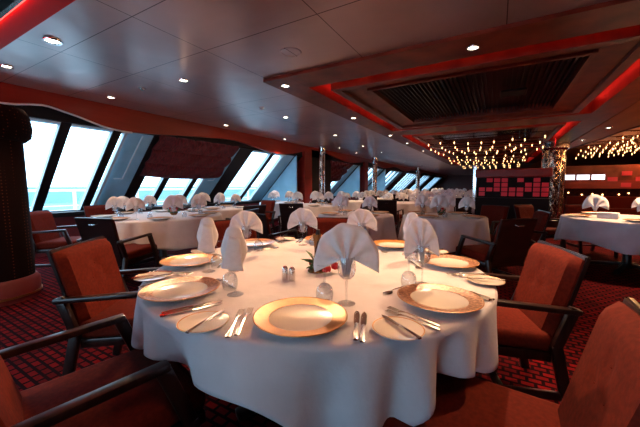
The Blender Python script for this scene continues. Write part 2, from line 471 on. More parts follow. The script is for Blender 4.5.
# ---- bulb rails
def bulb_rail(n, L_, hang=.17):
    t = empty('bulb_rail')
    tag(t, 'x', 'chandelier')
    bm = bmesh.new(); add_tube(bm, [(-L_/2, 0, 0), (L_/2, 0, 0)], .012, 6)
    for sx in (-L_*.35, L_*.35): add_tube(bm, [(sx, 0, 0), (sx, 0, hang)], .006, 6)
    obj('rail', bm, M['chrome'], t)
    me = None
    for k in range(n):
        x = -L_/2+L_*(k+.5)/n
        dz = random.uniform(-.09, 0); x += random.uniform(-.05, .05)
        if me is None:
            c_bm = lathe([(0, .0), (.012, 0), (.014, -.05), (.009, -.055), (0, -.055)], 8)
            sock = obj('socket', c_bm, M['chrome'], t, loc=(x, 0, dz)); me = sock.data
            b_bm = lathe([(.006, -.055), (.012, -.07), (.010, -.09), (.003, -.112), (0, -.115)], 8)
            b = obj('bulb', b_bm, M['bulb'], sock); bme = b.data
        else:
            sock = bpy.data.objects.new('socket', me); col.objects.link(sock); sock.parent = t; sock.location = (x, 0, dz)
            b = bpy.data.objects.new('bulb', bme); col.objects.link(b); b.parent = sock
    return t
br7 = bulb_rail(9, 2.7, .24); u7 = [False]
for ci, (y0, y1) in enumerate(COF[1:]):
    for k in range(5):
        y = y0+.72+k*(y1-y0-1.44)/4
        place(br7, u7, (-.4+random.uniform(-.1, .1), y, H-.08-.06*(k % 3)), 0, ['chrome bulb rail with warm candle bulbs in the second ceiling cove', 'chrome bulb rail with warm candle bulbs in the third ceiling cove', 'chrome bulb rail with warm bulbs in the farthest cove'][ci], ['bulb rails of the second cove', 'bulb rails of the third cove', 'bulb rails of the farthest cove'][ci])
br9 = bulb_rail(20, 3.9, .27); u9 = [False]
for k in range(18):
    y = 8.3+k*.335
    x = 4.62 if y < 9.5 else (4.5 if y < 11.5 else 4.25)
    place(br9, u9, (x, y, H+.05-.10*(k % 3)), 0, 'long chrome rail of warm candle bulbs under the bronze mirror ceiling', 'bulb rails under the bronze mirror ceiling')
for k in range(4):
    l = bpy.data.lights.new('bulb_glow', 'POINT'); l.energy = 45; l.color = (1, .5, .18); l.shadow_soft_size = .15
    o = bpy.data.objects.new('bulb_glow', l); col.objects.link(o); o.location = (4.4, 6.5+k*2.6, 2.25)
# ---- downlights
def downlight(r=.055):
    bm = lathe([(r*.72, -.004), (r*.8, -.012), (r, -.012), (r*1.06, -.003), (r*1.06, .004), (r*.72, .004)], 20, close=True)
    t = obj('downlight', bm, M['chrome'])
    tag(t, 'x', 'ceiling light')
    obj('lens', lathe([(0, -.005), (r*.74, -.005), (r*.74, .003), (0, .003)], 16), M['lamp_lens'], t)
    return t
dl = downlight(); ud = [False]
def spot(x, y, z, power, size=R_(95), blend=.6, color=(1, .60, .33), rad=.03, aim=None):
    l = bpy.data.lights.new('downlight_beam', 'SPOT'); l.energy = power; l.spot_size = size; l.spot_blend = blend; l.color = color; l.shadow_soft_size = rad
    o = bpy.data.objects.new('downlight_beam', l); col.objects.link(o); o.location = (x, y, z-.02)
    if aim: o.rotation_euler = (Vector(aim)-o.location).to_track_quat('-Z', 'Y').to_euler()
    return o
def downlight_at(x, y, label, power, z=H, group=None, scale=1, aim=None, size=R_(95), color=(1, .60, .33)):
    place(dl, ud, (x, y, z), 0, label, group, scale)
    if power: spot(x, y, z, power, size, aim=aim, color=color)
P1 = 72
downlight_at(-3.48, 1.26, 'large round downlight in the ceiling, nearest and at upper left', P1, scale=1.25)
downlight_at(-4.64, 1.26, 'round downlight at the left edge above the padded column', 45)
downlight_at(-3.38, 2.5, 'round downlight in the ceiling, left of the speaker ring', 120, aim=(-1.0, 1.3, .75), size=R_(75))
downlight_at(-4.93, 2.43, 'small downlight near the red fascia above the first windows', 55)
downlight_at(-5.05, 4.72, 'small downlight near the red fascia above the wine red blind', P1)
downlight_at(-5.13, 6.91, 'small downlight near the red fascia above the blue cheek wall', P1)
downlight_at(-2.36, 3.2, 'downlight at the near left corner of the cherry coffer frame', 360, ZF, aim=(-1.0, 1.5, .75), size=R_(70), color=(1, .52, .25))
downlight_at(-.25, 3.2, 'downlight in the near band of the cherry coffer frame', 260, ZF, aim=(-.6, 1.6, .75))
downlight_at(-3.5, 4.75, 'downlight in the ceiling left of the coffer, first of the middle row', P1)
for y in (5.3, 7.54, 9.15, 11.4, 13.6): downlight_at(-2.36, y, 'small downlight in the left band of the cherry coffer frame', P1, ZF, 'downlights along the left coffer band')
for x, y in ((-3.63, 7.02), (-3.83, 9.37), (-3.9, 11.4)): downlight_at(x, y, 'small downlight in the middle row between coffers and red fascia', P1, H, 'downlights of the middle ceiling row')
for x, y in ((-4.69, 9.4), (-4.85, 11.2)): downlight_at(x, y, 'far small downlight beside the slim left column', 120, H, 'far downlights beside the left columns')
for y in (16, 20, 25): downlight_at(-4.2, y, 'tiny downlight in the far part of the satin ceiling', 260, H, 'far downlights')
for x, y in ((2.02, 8.95), (1.95, 10.97)): downlight_at(x, y, 'small downlight in the orange veneer ceiling', 300, H-.03, 'downlights in the orange veneer ceiling', aim=(.4, 7.6, .6) if y < 9 else None)
downlight_at(2.15, 5.6, 'downlight above the right hand table in the orange veneer', 420, H-.03)
downlight_at(.6, 2.2, 'downlight above the chair at the right of the near table', 130, H)
downlight_at(.7, .3, 'added unseen fill downlight behind the viewer above the near right chair', 200, H, aim=(-.4, 1.0, .7), size=R_(110))  # lamp added out of view to brighten the sides facing the camera
# speaker ring and detectors
t = tag(obj('ceiling_speaker', lathe([(.085, 0), (.09, -.006), (.10, -.006), (.105, 0), (.105, .01), (.085, .01)], 28, close=True), M['ceiling'], loc=(-1.79, 2.52, H)), 'flush round ceiling speaker ring ahead of the coffer', 'speaker')
obj('speaker_cloth', lathe([(0, -.002), (.086, -.002), (.086, .01), (0, .01)], 24), M['ceiling'], t)
for (x, y), lb in (((-3.44, 4.0), 'small white smoke detector left of the coffer corner'), ((-4.12, 2.42), 'small dark sprinkler head between two ceiling downlights')):
    t = tag(obj('smoke_detector' if x > -4 else 'sprinkler_head', lathe([(0, -.035), (.02, -.035), (.03, -.015), (.05, -.01), (.05, 0), (0, 0)], 16), M['white_paint'] if x > -4 else M['chrome'], loc=(x, y, H+.004)), lb, 'detector' if x > -4 else 'sprinkler')

# ---- columns
def column(x, y, r, label):
    t = tag(obj('mosaic_column', lathe([(r, .3), (r, 2.22)], 20, close=False), M['mosaic'], loc=(x, y, 0)), label, 'column')
    obj('column_base', lathe([(0, 0), (r*1.3, 0), (r*1.3, .25), (r, .31), (0, .31)], 20), M['wood'], t)
    obj('column_capital', lathe([(r, 2.2), (r*1.25, 2.26), (r*1.25, H-.002), (0, H-.002), (0, 2.2)], 20), M['chrome'], t)
    bm = bmesh.new()
    for k in range(6):
        a = k*PI/3; add_box(bm, (math.cos(a)*r, math.sin(a)*r, 1.25), (.03, .03, 1.9), (0, 0, a), .005)
    obj('chrome_strip', bm, M['chrome'], t)
column(-4.98, 8.71, .09, 'slim mirrored column nearest on the left, behind the fan napkins')
column(-4.8, 13.16, .10, 'slim mirrored column farther back on the left')
column(-4.85, 22, .12, 'farthest slim mirrored column, left of the bright far windows')
column(1.34, 10.9, .27, 'thick mirrored mosaic column right of the checkered screen')
# padded column at left
t = tag(obj('padded_column', lathe([(0, .02), (.31, .02), (.31, .5), (.305, 1.0), (.30, 1.7), (0, 1.7)], 28), M['dotted'], loc=(-4.60, 1.02, 0)), 'dark padded column with small dots at the left edge', 'column')
obj('roll_top', lathe([(0, 1.68), (.32, 1.68), (.37, 1.73), (.385, 1.83), (.37, 1.95), (.33, 2.02), (0, 2.04)], 28), M['dotted'], t)
obj('plinth', lathe([(0, .0), (.35, .0), (.35, .2), (.32, .24), (0, .24)], 28), M['kneewall'], t)
obj('brass_rail', lathe([(.35, .05), (.36, .05), (.36, .07), (.35, .07)], 28, close=True), mat('brass', (.7, .45, .2), .3, 1), t)
# roman blind on bay 4
bm = bmesh.new()
rows, cols_ = 30, 60
grid = []
for i in range(rows+1):
    row = []
    for j in range(cols_+1):
        u = j/cols_; v = i/rows
        y = 3.50+2.0*u
        zb = 1.40+.05*math.sin(PI*u*1.0)*-1+.03
        z = 2.16+(zb-2.16)*v
        b = .05+.06*abs(math.sin(v*PI*3))**.7+.018*math.sin(u*26+v*14)+.01*math.sin(u*60-v*30)
        row.append(bm.verts.new(sp_(y, z, b)))
    grid.append(row)
for i in range(rows):
    for j in range(cols_): bm.faces.new((grid[i][j], grid[i][j+1], grid[i+1][j+1], grid[i+1][j]))
o = tag(obj('roman_blind', bm, M['blind']), 'draped wine red roman blind half lowered over a slanted window', 'blind')
md = o.modifiers.new('s', 'SOLIDIFY'); md.thickness = .012
b2 = copy_tree(o); b2.location = (.0, 6.75, 0); b2.scale = (1, 1, 1); b2['label'] = 'far wine red blind over the slanted window behind the slim column'

# ---- service screen
t = empty('service_screen', (.3, 8.9, 0)); tag(t, 'low black service screen with red checkered glass band and red top', 'screen')
obj('cabinet', rng(-.77, .74, -.25, .25, 0, .92, .01), M['black'], t, False)
obj('top_fascia', rng(-.80, .76, -.28, .28, 1.42, 1.62, .02), M['red_lacquer'], t, False)
obj('lattice', rng(-.77, .74, -.06, .0, .92, 1.42), M['black'], t, False)
bm = bmesh.new()
for i in range(9):
    for j in range(4):
        if (i*3+j*5+i*j) % 4 < 2 or (i+j) % 5 == 0:
            x = -.72+i*.163; z = .96+j*.115
            add_box(bm, (x+.075, -.075, z+.05), (.13, .03, .095), None, .004)
obj('glass_square', bm, M['red_square'], t, False)['kind'] = 'stuff'
obj('end_post', rng(-.86, -.78, -.08, .08, 0, 1.72, .01), M['chrome'], t, False)
# raised glow panel behind
# ---- far right partition
t = empty('bar_partition', (5.4, 14.6, 0)); tag(t, 'long dark red bar partition at the far right under the bulbs', 'partition')
obj('lower_panel', rng(-3.6, 4.0, 0, .12, 0, .75), M['dark_red'], t, False)
obj('mirror_band', rng(-3.6, 4.0, 0, .12, .75, 1.12), M['dark_mirror'], t, False)
obj('middle_rail', rng(-3.6, 4.0, -.03, .14, 1.12, 1.42), M['red_lacquer'], t, False)
obj('upper_panel', rng(-3.6, 4.0, .02, .12, 1.42, 1.95), M['frame_wood'], t, False)
for k in range(3):
    obj('reflection_pane', rng(-3.3+k*.42, -3.3+k*.42+.36, 0, .02, 1.44, 1.62), M['reflection_slit'], t, False)  # glowing strips imitate a bright window reflection on the partition
bm = bmesh.new()
for i in range(16):
    for j in range(3):
        if (i+j) % 2: add_box(bm, (-1.9+i*.36, -.02, 1.25+j*.2), (.26, .04, .15))
obj('glass_square', bm, M['red_square'], t, False)['kind'] = 'stuff'
bm = bmesh.new()
for i in range(22):
    add_lathe(bm, [(0, .0), (.022, .02), (.022, .045), (0, .06)], 6, (-3.4+i*.33+random.uniform(-.08, .08), -.06, .86+random.uniform(0, .18)))
obj('candle_light', bm, M['bulb'], t)['kind'] = 'stuff'
bench = empty('banquette', (4.6, 13.9, 0)); tag(bench, 'long red banquette in front of the far bar partition', 'sofa')
obj('seat', rng(-2.4, 2.6, -.3, .3, .12, .46, .04), M['fabric'], bench, True)
obj('backrest', rng(-2.4, 2.6, .2, .38, .40, .85, .04), M['fabric'], bench, True)
obj('base', rng(-2.4, 2.6, -.25, .3, 0, .13), M['black'], bench, False)
# white ship railing outside
t = tag(obj('deck_railing', rng(-9.53, -9.47, -4, 20, 1.07, 1.13, .01), M['white_paint'], None, True), 'white ship deck railing outside the slanted windows', 'railing')
bm = bmesh.new()
for y in [3.66+k*1.6 for k in range(-4, 10)]:
    p = obj('post', rng(-9.53, -9.47, y-.03, y+.03, 0, 1.08), M['white_paint'], t, False)
for z in (.35, .7): obj('rail', rng(-9.51, -9.49, -4, 20, z, z+.02), M['white_paint'], t, False)
struct('deck', rng(-10.3, -7.3, -8, 42, -.3, -.02), M['white_paint'])
# sea
bm = bmesh.new(); a = bm.verts.new((-6000, -6000, -14)); b = bm.verts.new((-12, -6000, -14)); c = bm.verts.new((-12, 6000, -14)); d = bm.verts.new((-6000, 6000, -14)); bm.faces.new((a, b, c, d))
tag(obj('sea', bm, M['sea'], None, False), kind='structure')

# ================================================================== TABLES
def cloth_bm(R, drop, n=240, amp=.028, folds=15, flare=.05, z=.752, seed=0):
    rnd = random.Random(seed)
    ph = [rnd.uniform(0, 6.28) for _ in range(4)]
    bm = bmesh.new()
    def fold(th):
        w = th+.10*math.sin(3*th+ph[0])+.07*math.sin(5*th+ph[1])
        s = math.sin(folds*w+ph[2])
        return (.65*s+.35*math.sin((folds*.6//1)*w+ph[3]))
    prof = []
    c = bm.verts.new((0, 0, z))
    rings = []
    for r in (.2, .45, .7, .88, .96): rings.append([bm.verts.new((R*r*math.cos(2*PI*i/n), R*r*math.sin(2*PI*i/n), z)) for i in range(n)])
    for k in range(4):
        a = (k+1)*PI/8
        rr = R-.018+.018*math.sin(a); zz = z-.018+.018*math.cos(a)
        rings.append([bm.verts.new((rr*math.cos(2*PI*i/n), rr*math.sin(2*PI*i/n), zz)) for i in range(n)])
    nd = 12
    for k in range(1, nd+1):
        ring = []
        for i in range(n):
            th = 2*PI*i/n; t = k/nd; D = drop(th); f = fold(th)
            rr = R+flare*t*(.6+D)+amp*(f-.35*abs(f))*(t**.8)*(D/.3)**.5*1.2
            ring.append(bm.verts.new((rr*math.cos(th), rr*math.sin(th), z-.018-(D-.018)*t)))
        rings.append(ring)
    for i in range(n): bm.faces.new((c, rings[0][i], rings[0][(i+1) % n]))
    for a, b in zip(rings, rings[1:]):
        for i in range(n): bm.faces.new((a[i], a[(i+1) % n], b[(i+1) % n], b[i]))
    return bm
def make_table(R):
    t = empty('round_table'); tag(t, 'x', 'table')
    obj('tabletop', lathe([(0, .715), (R-.02, .715), (R-.01, .73), (R-.02, .748), (0, .748)], 48), M['wood'], t)
    obj('pedestal', lathe([(0, .05), (.10, .05), (.06, .12), (.05, .6), (.12, .71), (0, .71)], 20), M['wood'], t)
    for k in range(4):
        a = PI/4+k*PI/2; bm = bmesh.new()
        add_bar(bm, (.06*math.cos(a), .06*math.sin(a), .09), (R*.55*math.cos(a), R*.55*math.sin(a), .03), .06, .05, .01)
        obj('foot', bm, M['wood'], t)
    return t
tab9 = make_table(.9); ut9 = [False]; tab6 = make_table(.62); ut6 = [False]
def table(x, y, R, label, drop, seed=1, rz=0, folds=None, clabel=None, group=None, n=240, amp=.045, flare=.05):
    if R > .7: o = place(tab9, ut9, (x, y, 0), .3, label, group); o.scale = (R/.9, R/.9, 1)
    else: o = place(tab6, ut6, (x, y, 0), .3, label, group); o.scale = (R/.62, R/.62, 1)
    c = obj('tablecloth', cloth_bm(R, drop, n, amp, folds or (15 if R > .7 else 11), flare, .752, seed), M['cloth'], None, True, (x, y, 0), rz)
    md = c.modifiers.new('s', 'SOLIDIFY'); md.thickness = .003; md.offset = 1
    tag(c, clabel, 'tablecloth', group and group+' cloths')
    return c
MT = (-.881, 1.497)
def bump(th, c, w):
    d = (th-c+PI) % (2*PI)-PI; return math.exp(-(d/w)**2)
def main_drop(th):
    return .165+.26*bump(th, R_(-53), R_(12))+.10*bump(th, R_(-13), R_(10))+.07*bump(th, R_(-116), R_(8))+.10*bump(th, R_(-150), R_(12))+.05*bump(th, R_(100), R_(25))+.015*math.sin(7*th)
table(*MT, .9, 'large round dining table in the foreground', main_drop, 3, 0, 19, 'large white cloth draped over the foreground round table', amp=.06, n=400, flare=.0)

# ---- chair (local +Y = facing direction, origin on floor under seat)
def rbox(c, s, rot=None, bev=.02, seg=3): return box(c, s, rot, bev, seg)
def make_chair(arms=True):
    t = empty('dining_armchair' if arms else 'dining_chair'); tag(t, 'x', 'chair')
    # seat cushion, slightly domed
    bm = bmesh.new(); vs = add_box(bm, (0, .02, .425), (.50, .52, .095), (R_(2), 0, 0), .03, 3)
    obj('seat', bm, M['fabric'], t)
    obj('seat_frame', rbox((0, .02, .355), (.50, .50, .05), (R_(2), 0, 0), .008, 2), M['wood'], t)
    # backrest : front upholstery on a dark shell
    tilt = R_(14)
    def bk(x, y, z):  # local back coords: x across, y depth, z up along the back
        return Vector((x, -.235+y*math.cos(tilt)-z*math.sin(tilt), .40+z*math.cos(tilt)+y*math.sin(tilt)))
    bm = bmesh.new(); nx, nz = 14, 16
    g = []
    for j in range(nz+1):
        row = []
        for i in range(nx+1):
            u = i/nx*2-1; v = j/nz
            w = .222+.018*v
            z = .0+.475*v-.012*u*u*v
            e = min(1, (1-abs(u))*9, (1-v)*11+.0 if v > .5 else 9)
            d = .012+.038*math.sqrt(max(0, e))
            # button tufts
            for bu, bv in ((-.22, .55), (.22, .55), (0, .72)):
                d -= .012*math.exp(-(((u-bu)*w)**2+((v-bv)*.475)**2)/.0009)
            row.append(bm.verts.new(bk(u*w, d, z)))
        g.append(row)
    for j in range(nz):
        for i in range(nx): bm.faces.new((g[j][i], g[j][i+1], g[j+1][i+1], g[j+1][i]))
    rim = [g[0][i] for i in range(nx+1)]+[g[j][nx] for j in range(1, nz+1)]+[g[nz][i] for i in range(nx-1, -1, -1)]+[g[j][0] for j in range(nz-1, 0, -1)]
    base = []
    for v in rim:
        # project back to shell plane
        c = v.co; 
        # offset along back normal
        nrm = Vector((0, math.cos(tilt), math.sin(tilt)))
        d = (c-bk(0, 0, 0)).dot(nrm); base.append(bm.verts.new(c-nrm*d))
    n = len(rim)
    for k in range(n): bm.faces.new((rim[k], rim[(k+1) % n], base[(k+1) % n], base[k]))
    bm.faces.new(base)
    b = obj('backrest', bm, M['fabric'], t)
    for bu, bv in ((-.22, .55), (.22, .55), (0, .72)):
        bb = bmesh.new()
        p = bk(bu*.235, .036, bv*.475)
        add_lathe(bb, [(0, -.004), (.008, -.002), (.008, .002), (0, .005)], 8, p)
        obj('button', bb, M['fabric'], b)
    # back shell
    bm = bmesh.new()
    P8 = []
    sh = [(-.226, -.022, -.06), (.226, -.022, -.06), (.244, -.022, .485), (-.244, -.022, .485)]
    a = [bm.verts.new(bk(*p)) for p in sh]; c = [bm.verts.new(bk(p[0], 0.004, p[2])) for p in sh]
    bm.faces.new(a); bm.faces.new(c[::-1])
    for k in range(4): bm.faces.new((a[k], a[(k+1) % 4], c[(k+1) % 4], c[k]))
    bmesh.ops.bevel(bm, geom=list(bm.edges), offset=.006, segments=2, affect='EDGES')
    sh_ = obj('back_shell', bm, M['wood'], t)
    p0 = bk(-.045, -.022, .42); p1 = bk(-.04, -.045, .417); p2 = bk(.04, -.045, .417); p3 = bk(.045, -.022, .42)
    obj('grab_handle', tube([p0, p1, p2, p3], .006, 8), M['chrome'], sh_)
    for s in (-1, 1):
        x = s*.265
        bm = bmesh.new()
        add_bar(bm, (x, .255, 0), (x, .205, .40), .035, .05, .006, Vector((0, 1, 0)))
        if arms: add_bar(bm, (x, .205, .395), (x, .125, .615), .035, .048, .006, Vector((0, 1, 0)))
        obj('leg', bm, M['wood'], t)
        bm = bmesh.new()
        add_bar(bm, (x, -.33, 0), (x, -.235, .42), .035, .05, .006, Vector((0, 1, 0)))
        if arms: add_bar(bm, (x, -.235, .41), (x, -.305, .62), .033, .045, .006, Vector((0, 1, 0)))
        obj('leg', bm, M['wood'], t)
        if arms:
            bm = bmesh.new(); add_bar(bm, (x, -.33, .60), (x, .145, .625), .045, .028, .008)
            obj('armrest', bm, M['wood'], t)
        bm = bmesh.new(); add_bar(bm, (x, -.30, .16), (x, .235, .16), .022, .04, .005)
        obj('stretcher', bm, M['wood'], t)
    bm = bmesh.new(); add_bar(bm, (-.26, .0, .16), (.26, .0, .16), .04, .02, .004)
    obj('stretcher', bm, M['wood'], t)
    return t
ch = make_chair(); side = make_chair(False); uc = [False]
def chair(x, y, face_deg, label, group=None):
    """face_deg: world direction the sitter looks (0 = +X)"""
    return place(ch, uc, (x, y, 0), R_(face_deg-90), label, group)
def chair_at(ang, r, label, c=MT, dx=0, group=None):
    x = c[0]+r*math.cos(R_(ang)); y = c[1]+r*math.sin(R_(ang))
    return chair(x, y, ang+180+dx, label, group)
chair(-1.20, .50, 76, 'red armchair with dark arms, cut by the lower left corner')
chair(-1.90, 1.06, 36, 'red armchair with buttoned back left of the foreground table')
place(side, [False], (.0, 1.04, 0), R_(88), 'large orange red armless chair cut by the lower right corner')
chair(-.02, 2.02, 198, 'orange red armchair with dark arms at the right of the foreground table')
chair_at(153, 1.28, 'red armchair behind the left side of the foreground table, past the tall napkins')
chair_at(116, 1.22, 'dark backed armchair behind the foreground table below the first fan napkin')
# left table group
T2 = (-4.52, 2.85)
chair(-3.86, 1.94, 108, 'dark backed armchair with orange seat between foreground and left table')
chair(-5.2, 1.88, 40, 'armchair seen edge on in front of the first slanted windows')
chair(-5.85, 2.75, 0, 'armchair between left round table and the window wall')
chair_at(20, 1.15, 'armchair at the right side of the left round table', T2)

# ---- tableware
def make_plate(rim_mat, R=.156):
    s = R/.156
    body = lathe([(0, .012), (.082*s, .012), (.098*s, .016), (.150*s, .027), (.156*s, .028), (.1565*s, .0255), (.150*s, .023), (.10*s, .008), (.088*s, .0), (0, .0)], 48)
    t = obj('charger_plate', body, M['china']); tag(t, 'x', 'plate')
    obj('rim_band', lathe([(.106*s, .0192), (.152*s, .0283), (.152*s, .0276), (.106*s, .0185)], 48, close=True), rim_mat, t)
    obj('rim_edge', lathe([(.1535*s, .0290), (.1565*s, .0285), (.1573*s, .0265), (.154*s, .026)], 48, close=True), M['gold_rim'], t)
    return t
pg = make_plate(M['gold_rim']); upg = [False]
pb = make_plate(M['brown_rim']); upb = [False]
bread = tag(obj('bread_plate', lathe([(0, .006), (.05, .006), (.078, .013), (.082, .0135), (.082, .0115), (.052, .0), (0, 0)], 36), M['china']), 'x', 'plate'); ub = [False]
obj('rim_line', lathe([(.0765, .0131), (.0800, .0139), (.0800, .0133), (.0765, .0125)], 36, close=True), M['gold_rim'], bread)
def flat_strip(pts, th=.0025):
    """pts: list of (y, halfwidth, z)"""
    bm = bmesh.new(); up = []; lo = []
    for y, w, z in pts:
        up.append((bm.verts.new((-w, y, z+th)), bm.verts.new((0, y, z+th*1.6)), bm.verts.new((w, y, z+th))))
        lo.append((bm.verts.new((-w, y, z)), bm.verts.new((0, y, z)), bm.verts.new((w, y, z))))
    for i in range(len(pts)-1):
        for k in range(2):
            bm.faces.new((up[i][k], up[i][k+1], up[i+1][k+1], up[i+1][k])); bm.faces.new((lo[i][k], lo[i+1][k], lo[i+1][k+1], lo[i][k+1]))
        bm.faces.new((up[i][0], up[i+1][0], lo[i+1][0], lo[i][0])); bm.faces.new((up[i][2], lo[i][2], lo[i+1][2], up[i+1][2]))
    for r in (0, -1):
        bm.faces.new((up[r][0], up[r][1], up[r][2], lo[r][2], lo[r][1], lo[r][0]))
    return bm
def make_knife():
    bm = flat_strip([(-.105, .006, .001), (-.10, .0085, .001), (-.05, .007, .002), (-.012, .005, .002), (.0, .007, .001)], .005)
    t = obj('knife', bm, M['silver']); tag(t, 'x', 'knife')
    obj('blade', flat_strip([(-.002, .007, .001), (.02, .0095, .001), (.08, .010, .001), (.10, .007, .001), (.112, .001, .001)], .0018), M['silver'], t); return t
def make_fork():
    bm = flat_strip([(-.10, .007, .001), (-.09, .009, .001), (-.04, .005, .004), (.02, .003, .007), (.04, .006, .005), (.05, .012, .003)], .0028)
    t = obj('fork', bm, M['silver']); tag(t, 'x', 'fork')
    for k in range(4):
        x = -.0095+k*.0063; b = bmesh.new(); add_bar(b, (x, .047, .004), (x*.9, .098, .007), .0030, .0025); obj('tine', b, M['silver'], t, False)
    return t
def make_spoon():
    bm = flat_strip([(-.09, .006, .001), (-.08, .008, .001), (-.03, .004, .004), (.03, .0028, .006), (.045, .004, .004)], .0028)
    t = obj('spoon', bm, M['silver']); tag(t, 'x', 'spoon')
    b = flat_strip([(.042, .003, .0035), (.05, .012, .002), (.065, .017, .001), (.08, .016, .001), (.092, .008, .003)], .0022); obj('bowl', b, M['silver'], t); return t
kn, fk, sn = make_knife(), make_fork(), make_spoon(); uk, uf, us = [False], [False], [False]
def make_glass():
    # stemmed wine glass, single closed thin wall
    pr = [(0, .003), (.030, .0025), (.034, .001), (.034, 0.0), (0, 0)]
    t = obj('wine_glass', lathe([(.0, .095), (.018, .099), (.030, .112), (.036, .135), (.034, .165), (.030, .185), (.0287, .185), (.0327, .165), (.0347, .135), (.029, .1135), (.017, .1015), (0, .0975)], 28), M['glass']); tag(t, 'x', 'glass')
    obj('stem', lathe([(0, .0), (.034, .0), (.034, .0018), (.012, .004), (.0045, .012), (.0038, .06), (.006, .088), (.0, .0955)], 20), M['glass'], t)
    return t
gl = make_glass(); ug = [False]
def make_inv_glass():
    z = .150
    def q(p): return [(r, z-h) for r, h in p]
    t = obj('upturned_goblet', lathe(q([(.0, .075), (.018, .079), (.030, .092), (.035, .115), (.033, .135), (.030, .150), (.0287, .150), (.0317, .135), (.0337, .115), (.029, .0935), (.017, .0815), (0, .0775)]), 28), M['glass']); tag(t, 'x', 'glass')
    obj('stem', lathe(q([(0, .0), (.032, .0), (.032, .0018), (.012, .004), (.0045, .012), (.0038, .05), (.006, .07), (.0, .0755)]), 20), M['glass'], t)
    return t
gi = make_inv_glass(); ugi = [False]
# napkins: origin where the fold leaves the glass bottom
def fan_bm(Rf=.137, spread=91, pleats=5, seg=12, stem=.07, droop=.05, seed=0):
    rnd = random.Random(seed)
    bm = bmesh.new(); nA = pleats*8
    rows = []
    for j in range(seg+1):
        v = j/seg; row = []
        for i in range(nA+1):
            u = i/nA*2-1; th = u*R_(spread)
            zig = math.sin(i/8*2*PI)
            if v < .35:
                vv = v/.35
                x = u*(.010+.014*vv); z = stem*vv; y = zig*.010
            else:
                vv = (v-.35)/.65
                r = Rf*vv*(1-.10*abs(u)**3)*(1+.02*zig)
                x = u*.024*(1-vv)+math.sin(th)*r; z = stem+math.cos(th)*r*(1.0)-droop*vv*abs(u)**2
                y = zig*(.010-.004*vv)+.02*vv*vv*(1-abs(u))
            row.append(bm.verts.new((x, y, z)))
        rows.append(row)
    for a, b in zip(rows, rows[1:]):
        for i in range(nA): bm.faces.new((a[i], a[i+1], b[i+1], b[i]))
    return bm
def solid(o, th=.002):
    md = o.modifiers.new('s', 'SOLIDIFY'); md.thickness = th; return o
nf = tag(solid(obj('fan_napkin', fan_bm(), M['napkin'])), 'x', 'napkin'); unf = [False]
nfs = tag(solid(obj('fan_napkin', fan_bm(.115, 92, 3, 5, .05, .03), M['napkin']), .003), 'x', 'napkin'); unfs = [False]
def bishop_bm(h=.20, w=.058):
    bm = bmesh.new(); n = 32; rows = []
    for j in range(15):
        v = j/14; row = []
        for i in range(n+1):
            th = -PI+2*PI*i/n*1.12
            top = h*(.66+.34*math.cos(th*.5)**2) if abs(th) < PI else h*.62
            rr = w*(.40+.60*math.sin(min(1, v*1.35)*PI/2))*(1-.42*max(0, v-.55)/.45)*(1-.02*(i/n))
            row.append(bm.verts.new((rr*math.cos(th-PI/2)*1.0, rr*math.sin(th-PI/2)*.7*(1-v*.35), top*v)))
        rows.append(row)
    for a, b in zip(rows, rows[1:]):
        for i in range(n): bm.faces.new((a[i], a[i+1], b[i+1], b[i]))
    # crossed front flap
    g = []
    for j in range(9):
        v = j/8; row = []
        for i in range(9):
            u = i/8
            x = -w*.9*(1-v*.55)+u*w*1.5*(1-v*.45); z = h*(.12+.70*v)-u*.02
            row.append(bm.verts.new((x, -w*.78-.006*math.sin(u*PI), z)))
        g.append(row)
    for a, b in zip(g, g[1:]):
        for i in range(8): bm.faces.new((a[i], a[i+1], b[i+1], b[i]))
    return bm
nb = tag(solid(obj('cone_napkin', bishop_bm(), M['napkin']), .0025), 'x', 'napkin'); unb = [False]

